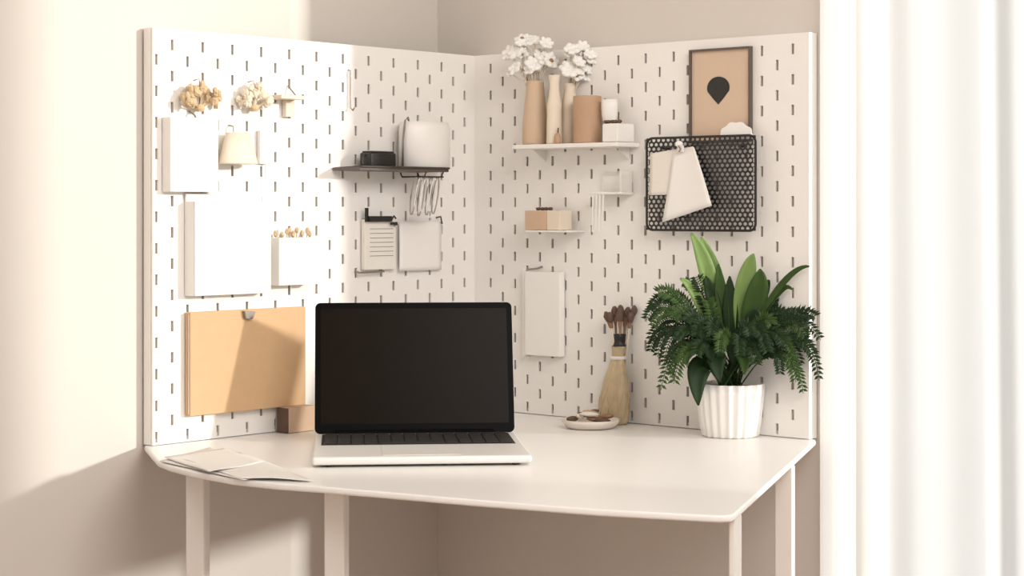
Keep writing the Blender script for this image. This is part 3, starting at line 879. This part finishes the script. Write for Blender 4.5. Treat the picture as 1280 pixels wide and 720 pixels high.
paper([(812.5, 192), (866, 183), (866, 243), (812.5, 244)], MN + .003, 'paper_sheet', M['paper2'], 'square blank cream paper clipped at the left of the black mesh panel')
paper([(842, 190), (868, 184), (892, 257), (830, 278)], MN + .0062, 'paper_sheet', M['paper'], 'tilted blank white paper overlapping the square one on the mesh panel', bend=.004, seed=2)
u, v = pR(850, 180, MN + .010)
t = thing('bulldog_clip', 'small white clip holding papers at the top of the mesh panel', 'clip', W(FR, u, MN, v - .006))
b = MB(); b.ball(W(FR, u, MN + .0125, v), .0062, .004, .005, seg=10, rings=8); b.box(FR, u - .003, u + .006, MN + .008, MN + .013, v - .012, v - .002); b.build('clip_body', M['white'], t, smooth=False)
b = MB(); b.tube([W(FR, u + .001, MN + .0155, v - .003), W(FR, u + .005, MN + .0155, v - .008), W(FR, u + .002, MN + .0155, v - .012)], .0012, 6); b.build('clip_wire', M['wire'], t)
# half round card
u0 = pR(898, 165, .018)[0]; u1 = pR(940, 165, .018)[0]; vb = pR(919, 174, .018)[1]; vt = pR(919, 152.5, .018)[1]
P = []; rr = (u1 - u0) / 2
for k in range(33):
    a = math.pi * k / 32; sc_ = 1 + .04 * math.cos(10 * a)
    P.append(W(FR, (u0 + u1) / 2 + rr * math.cos(a) * sc_, .013, vb + (vt - vb) * math.sin(a) * sc_))
b = MB(); b.prism(P, NR * .004); tag(b.build('half_round_card', M['petal'], None), 'white half-round card in front of the lower right corner of the framed print', 'card')

# ------------------------------------------------------------------ brush vase on the desk
pv = pD(766, 530)
wv = pv.y / F
def flat(v):
    d_ = v - pv; n_ = d_.dot(NR); return v - NR * (n_ * .45)
t = thing('glass_vase', 'amber glass flask with a netted body on the desk beside the round dish', 'vase', pv)
b = MB(); hv = 97 * wv; fq = 97 / 75.0
b.lathe(pv + Vector((0, 0, .0004)), [(20 * wv, 0), (22 * wv, 5 * wv), (22 * wv, 34 * wv), (17 * wv, 58 * wv), (11 * wv, 76 * wv), (9 * wv, 83 * wv), (9.5 * wv, 94 * wv), (10.5 * wv, 97 * wv),
        (9 * wv, 97 * wv), (7.5 * wv, 83 * wv), (15 * wv, 58 * wv), (19 * wv, 34 * wv), (18 * wv, 6 * wv)], 36, lean=(.09, 0))
b.v = [flat(v) for v in b.v]
vb_ = b.build('flask_body', M['amber'], t, smooth=True)
b = MB()
for k in range(10):
    a0_ = 2 * math.pi * k / 10
    for sg in (-1, 1):
        P = []
        for j in range(9):
            h = (5 + 71 * j / 8) * wv; r_ = (22.7 - 11.4 * (max(0, h / wv - 34) / 42)) * wv
            a = a0_ + sg * j * .16; P.append(flat(pv + Vector((r_ * math.cos(a) + .09 * h, r_ * math.sin(a), h))))
        b.tube(P, .0005, 5)
b.build('net', M['straw'], vb_, smooth=True)
b = MB(); b.lathe(pv + Vector((.09 * 81 * wv, 0, 81 * wv)), [(9.6 * wv, 0), (10.4 * wv, 2 * wv), (9.6 * wv, 4 * wv)], 24); b.build('neck_ring', M['white'], vb_)
nk = pv + Vector((.09 * 97 * wv, 0, 97 * wv))
for k, (tx, ty, dy) in enumerate(((762, 391, 0), (768, 383, .006), (776, 381, -.006), (785, 384, .004), (794, 382, -.004), (774, 389, -.01), (757, 390, .008), (781, 389, .009), (789, 391, -.008))):
    tip = Vector(((tx - 640) / F * (pv.y + dy), pv.y + dy, CZ + (HZ - ty) / F * (pv.y + dy)))
    st0 = nk + Vector(((k - 3) * .0016, dy * .3, -.028)); d = (tip - st0)
    pth = [st0, st0 + d * .35, st0 + d * .78]
    lab = ('third from the left', 'fourth from the left', 'middle one and among the tallest', 'third from the right', 'rightmost of all', 'short one in front of the middle', 'leftmost of all', 'fourth from the right', 'second from the right')[k]
    br = thing('makeup_brush', 'brown bristled brush standing in the amber glass flask, ' + lab, 'brush', st0, 'brushes in the amber flask')
    b = MB(); b.tube(pth, .0014, 6, r1=.0020); b.build('handle', M['copper'] if k % 2 else M['beige'], br, smooth=True)
    dn = d.normalized(); m3 = dn.to_track_quat('Z', 'Y').to_matrix()
    b = MB(); b.ball(st0 + d * .90, .0062, .0055, .0098, seg=9, rings=7, rot=m3, jit=.1); b.build('bristles', M['bristle'], br, smooth=True)
    b = MB(); b.tube([st0 + d * .70, st0 + d * .82], .0026, 8, r1=.0036); b.build('ferrule', M['copper'], br)
t = thing('brush_wrap', 'black cloth band wrapped around the brushes above the amber flask', 'band', nk)
b = MB(); b.lathe(nk + Vector((0, 0, .0006)), [(.0118, 0), (.0105, .002), (.0085, .007), (.0088, .014), (.0095, .019), (.0080, .019), (.0076, .008)], 20, flute=7, depth=.06); b.build('band_cloth', M['black'], t, smooth=True)

# ------------------------------------------------------------------ dish
pd_ = pD(738, 535); wd = pd_.y / F
t = thing('shallow_dish', 'shallow pale oval dish on the desk in front of the amber flask', 'dish', pd_)
b = MB(); b.lathe(pd_ + Vector((0, 0, .0004)), [(24 * wd, 0), (30 * wd, 1 * wd), (35.5 * wd, 7 * wd), (36.5 * wd, 11 * wd), (34.5 * wd, 11 * wd), (32 * wd, 6 * wd), (24 * wd, 3 * wd)], 44)
b.build('dish_body', M['pottery'], t, smooth=True)
rr = random.Random(8)
items = [(-24, -2, 7, 3.0, -8, 'dbrown'), (-8, 14, 9, 2.4, 15, 'dbrown'), (4, 16, 8, 2.2, -12, 'dbrown'), (8, -6, 12, 2.8, 6, 'copper'), (20, -4, 9, 2.8, -5, 'copper'),
         (-2, -12, 11, 2.4, 4, 'pottery'), (14, -16, 10, 2.0, 2, 'dbrown'), (-14, -6, 8, 2.6, 30, 'pottery'), (0, 2, 10, 3.0, 12, 'brown')]
pods = ('dark brown pointed seed pod at the left rim of the oval dish', 'dark brown pod at the back of the oval dish, left of its neighbour',
        'dark brown pod at the back middle of the oval dish beside the flask', 'long copper brown pod in the centre of the oval dish', 'copper brown pod at the right of the oval dish',
        'long pale pod at the front of the oval dish', 'dark slim pod at the front right rim of the oval dish', 'small pale pod lying aslant at the left of the oval dish',
        'mid brown pod lying under the others in the middle of the oval dish')
for k, (ix, iy, rx_, rz_, rot, mt) in enumerate(items):
    rx_ *= 1.12; rz_ *= 1.25; cpt = pd_ + Vector((ix * wd * .95, iy * wd * 1.1, (11.5 + 3.6 * (k % 3)) * wd))
    b = MB(); b.ball(cpt, rx_ * wd, rx_ * wd * .42, rz_ * wd, seg=12, rings=8, rot=Matrix.Rotation(math.radians(rot), 3, 'Y') @ Matrix.Rotation(math.radians(rot * 2), 3, 'Z'), jit=.05)
    tag(b.build('seed_pod', M[mt], None, smooth=True), pods[k], 'seed pod', 'seed pods in the oval dish')

# ------------------------------------------------------------------ potted plant
pp = pD(913, 545); wp = pp.y / F
t = thing('potted_fern', 'green fern and broad leaves in a white fluted pot on the desk', 'potted plant', pp)
hp = 66 * wp
b = MB(); b.lathe(pp + Vector((0, 0, .0004)), [(33 * wp, 0), (35 * wp, 2 * wp), (38 * wp, 20 * wp), (41 * wp, 50 * wp), (42.5 * wp, hp), (40 * wp, hp), (38 * wp, 50 * wp), (34 * wp, 8 * wp)], 176, flute=22, depth=.035)
b.build('pot', M['white'], t, smooth=True)
b = MB(); b.lathe(pp + Vector((0, 0, hp - 6 * wp)), [(38.2 * wp, 0), (37.9 * wp, 1 * wp), (20 * wp, 3 * wp), (.004, 4 * wp)], 30); b.build('soil', M['soil'], t)
root = pp + Vector((0, 0, hp - 2 * wp))
def keep(v):
    n = (v - C).dot(NR)
    if n < .007: v = v + NR * (.007 - n)
    return v
rp = random.Random(21)
def px3(x, y, dy): 
    q_ = ray(x, 400); d = min(pp.y + dy, (C.dot(NR) + .014) / q_.dot(NR))
    return Vector(((x - 640) / F * d, d, CZ + (HZ - y) / F * d))
def bez(a, b_, c, t_): return a * (1 - t_) ** 2 + b_ * 2 * t_ * (1 - t_) + c * t_ * t_
def frond(x, y, dy, apex, m, lw=.012, n=22, start=None):
    st = start or (root + Vector((rp.uniform(-.018, .018), rp.uniform(-.015, .015), 0)))
    tip = px3(x, y, dy); midp = px3(*apex, dy * .5)
    mb = MB(); P = [keep(bez(st, midp, tip, k / 24)) for k in range(25)]
    mb.tube(P, .0012, 5, r1=.0005)
    for k in range(n):
        tt_ = .24 + .76 * k / n; p = bez(st, midp, tip, tt_); d = (bez(st, midp, tip, min(1, tt_ + .03)) - bez(st, midp, tip, tt_ - .03)).normalized()
        side = d.cross(Vector((0, -1, .35))).normalized()
        L = lw * math.sin(math.pi * min(1, .20 + .80 * (1 - (tt_ - .24) / .76))) ** .7 * rp.uniform(.8, 1.15) + .003
        for sg in (-1, 1):
            ax = (side * sg + d * .55 + Vector((0, rp.uniform(-.3, .3), rp.uniform(-.35, 0)))).normalized()
            nrm = ax.cross(Vector((rp.uniform(-.3, .3), -1, .2))).normalized(); wd_ = .0023
            q0 = p; q1 = p + ax * L * .4 + nrm * wd_; q2 = p + ax * L; q3 = p + ax * L * .4 - nrm * wd_
            lift = Vector((0, -.0008, .0004))
            mb.add([keep(q0), keep(q1), keep(q2), keep(q3), keep(p + ax * L * .45 + lift)], [(0, 1, 4), (1, 2, 4), (2, 3, 4), (3, 0, 4)])
    o = mb.build('frond', m, t, normals=False)
    return o
def broad(x, y, dy, mid_, wdt, m, curl=.3, sx=None, facing=(0, -1, .3)):
    st = root + Vector((rp.uniform(-.012, .012), rp.uniform(-.012, .012), 0)) if sx is None else px3(*sx, dy * .3)
    tip = px3(x, y, dy); mp_ = px3(*mid_, dy * .6); mb = MB(); N_ = 18
    for k in range(N_ + 1):
        tt_ = k / N_; p = bez(st, mp_, tip, tt_); d = (bez(st, mp_, tip, min(1, tt_ + .02)) - bez(st, mp_, tip, max(0, tt_ - .02))).normalized()
        side = d.cross(Vector(facing)).normalized(); up_ = side.cross(d)
        wq = wdt * (max(0, math.sin(math.pi * max(0, (tt_ - .30) / .70) ** .85)) ** .8) + .0012
        for j in (-2, -1, 0, 1, 2):
            mb.v.append(keep(p + side * wq * j / 2 + up_ * abs(j) / 2 * wq * curl))
    for k in range(N_):
        for j in range(4):
            q_ = k * 5 + j; mb.f.append((q_, q_ + 1, q_ + 6, q_ + 5))
    o = mb.build('broad_leaf', m, t, smooth=True, normals=False, solid=.0005)
    return o
fr_list = [  # tip x, y, depth, apex
    (812, 388, -.03, (835, 330)), (815, 408, -.05, (850, 345)), (822, 446, -.06, (832, 362)), (812, 440, -.02, (828, 370)), (826, 488, -.09, (846, 378)),
    (838, 470, -.05, (850, 385)), (832, 372, -.02, (858, 345)), (856, 352, -.01, (880, 365)), (812, 425, -.04, (842, 350)), (845, 425, -.08, (868, 380)), (850, 455, -.10, (862, 405)),
    (1026, 425, -.03, (985, 350)), (1024, 476, -.05, (1012, 372)), (1004, 492, -.08, (995, 398)), (1012, 400, -.02, (970, 362)), (975, 468, -.10, (978, 405)),
    (990, 440, -.08, (965, 380)), (1000, 455, -.06, (985, 375)), (972, 378, -.01, (948, 380)), (1008, 420, -.04, (975, 366)), (960, 440, -.11, (950, 390)),
    (870, 445, -.11, (880, 395)), (900, 440, -.12, (903, 380)), (925, 445, -.12, (925, 385)), (945, 455, -.12, (940, 400)), (885, 375, -.03, (895, 400)), (935, 365, -.02, (930, 400)),
    (858, 400, -.06, (870, 375)), (965, 405, -.07, (950, 375)), (905, 355, -.01, (908, 400)), (985, 395, -.04, (955, 372)), (842, 398, -.06, (862, 362)),
    (890, 420, -.09, (888, 370)), (955, 425, -.09, (945, 380)), (822, 365, -.03, (852, 352)), (808, 400, -.04, (838, 338)), (830, 455, -.08, (842, 360)), (842, 480, -.10, (858, 388)), (1020, 395, -.03, (985, 372)), (1018, 448, -.06, (1000, 380)), (995, 478, -.10, (985, 392)), (980, 430, -.10, (962, 378)), (870, 345, -.02, (888, 380)), (952, 350, -.02, (940, 378)), (872, 420, -.08, (876, 370)), (938, 420, -.10, (935, 375))]
for i, (x, y, dy, ap) in enumerate(fr_list):
    mm = M['leaf_dark'] if i % 3 == 0 else M['leaf_mid'] if i % 3 == 1 else M['leaf_dark']
    frond(x, y, dy * .75, ap, mm, lw=.0125 if i > 18 else .0090, n=24)
for (x, y, dy, md_, wd_, m, sx_) in [
    (864, 291, -.02, (895, 345), .0115, 'leaf_light', None), (876, 296, -.01, (905, 350), .009, 'leaf_light', None), (850, 348, -.02, (880, 362), .007, 'leaf_light', None),
    (942, 317, -.03, (928, 350), .013, 'leaf_light', None), (950, 336, -.04, (952, 372), .016, 'leaf_mid', None), (962, 350, -.02, (948, 366), .010, 'leaf_dark', None),
    (1012, 333, -.01, (975, 330), .0035, 'leaf_mid', None), (990, 362, -.02, (972, 340), .004, 'leaf_mid', None),
    (873, 507, -.07, (862, 420), .016, 'leaf_dark', None), (900, 478, -.08, (885, 410), .014, 'leaf_dark', None), (895, 395, -.05, (890, 420), .016, 'leaf_dark', None),
    (925, 410, -.05, (922, 430), .014, 'leaf_dark', None), (945, 385, -.04, (938, 410), .014, 'leaf_dark', None), (868, 400, -.04, (880, 400), .014, 'leaf_dark', None),
    (882, 345, -.02, (895, 380), .010, 'leaf_dark', None), (898, 330, -.02, (900, 380), .008, 'leaf_mid', None), (912, 345, -.02, (912, 400), .010, 'leaf_dark', None), (890, 452, -.07, (878, 400), .014, 'leaf_dark', None),
    (930, 468, -.09, (932, 420), .010, 'leaf_mid', None), (858, 455, -.07, (860, 400), .010, 'leaf_dark', None)]:
    broad(x, y, dy * .8, md_, wd_, M[m])

# ------------------------------------------------------------------ loose papers at the left end of the desk
sheets = [([(199, 577), (262, 560), (352, 585), (306, 601)], .0010, 'lowest of the three'), ([(215, 571), (300, 566), (392, 601), (300, 598)], .0024, 'topmost of the three'), ([(205, 572), (280, 561), (330, 578), (262, 591)], .0038, 'smallest of the three')]
for k, (q, h, nm) in enumerate(sheets):
    P_ = [pD(x, y, h) for x, y in q]; N_ = 12; mb = MB()
    for j in range(N_ + 1):
        for i in range(N_ + 1):
            u, v = i / N_, j / N_
            p = (P_[0] * (1 - u) + P_[1] * u) * (1 - v) + (P_[3] * (1 - u) + P_[2] * u) * v
            mb.v.append(p + Vector((0, 0, .0008 + .0010 * math.sin(6 * u + k * 2) * math.sin(5 * v))))
    for j in range(N_):
        for i in range(N_):
            kq = j * (N_ + 1) + i; mb.f.append((kq, kq + 1, kq + N_ + 2, kq + N_ + 1))
    o = mb.build('loose_paper', M['film'], None, smooth=True, solid=.0004)
    tag(o, 'crinkled greyish white paper on the left end of the desk, ' + nm, 'paper', None)
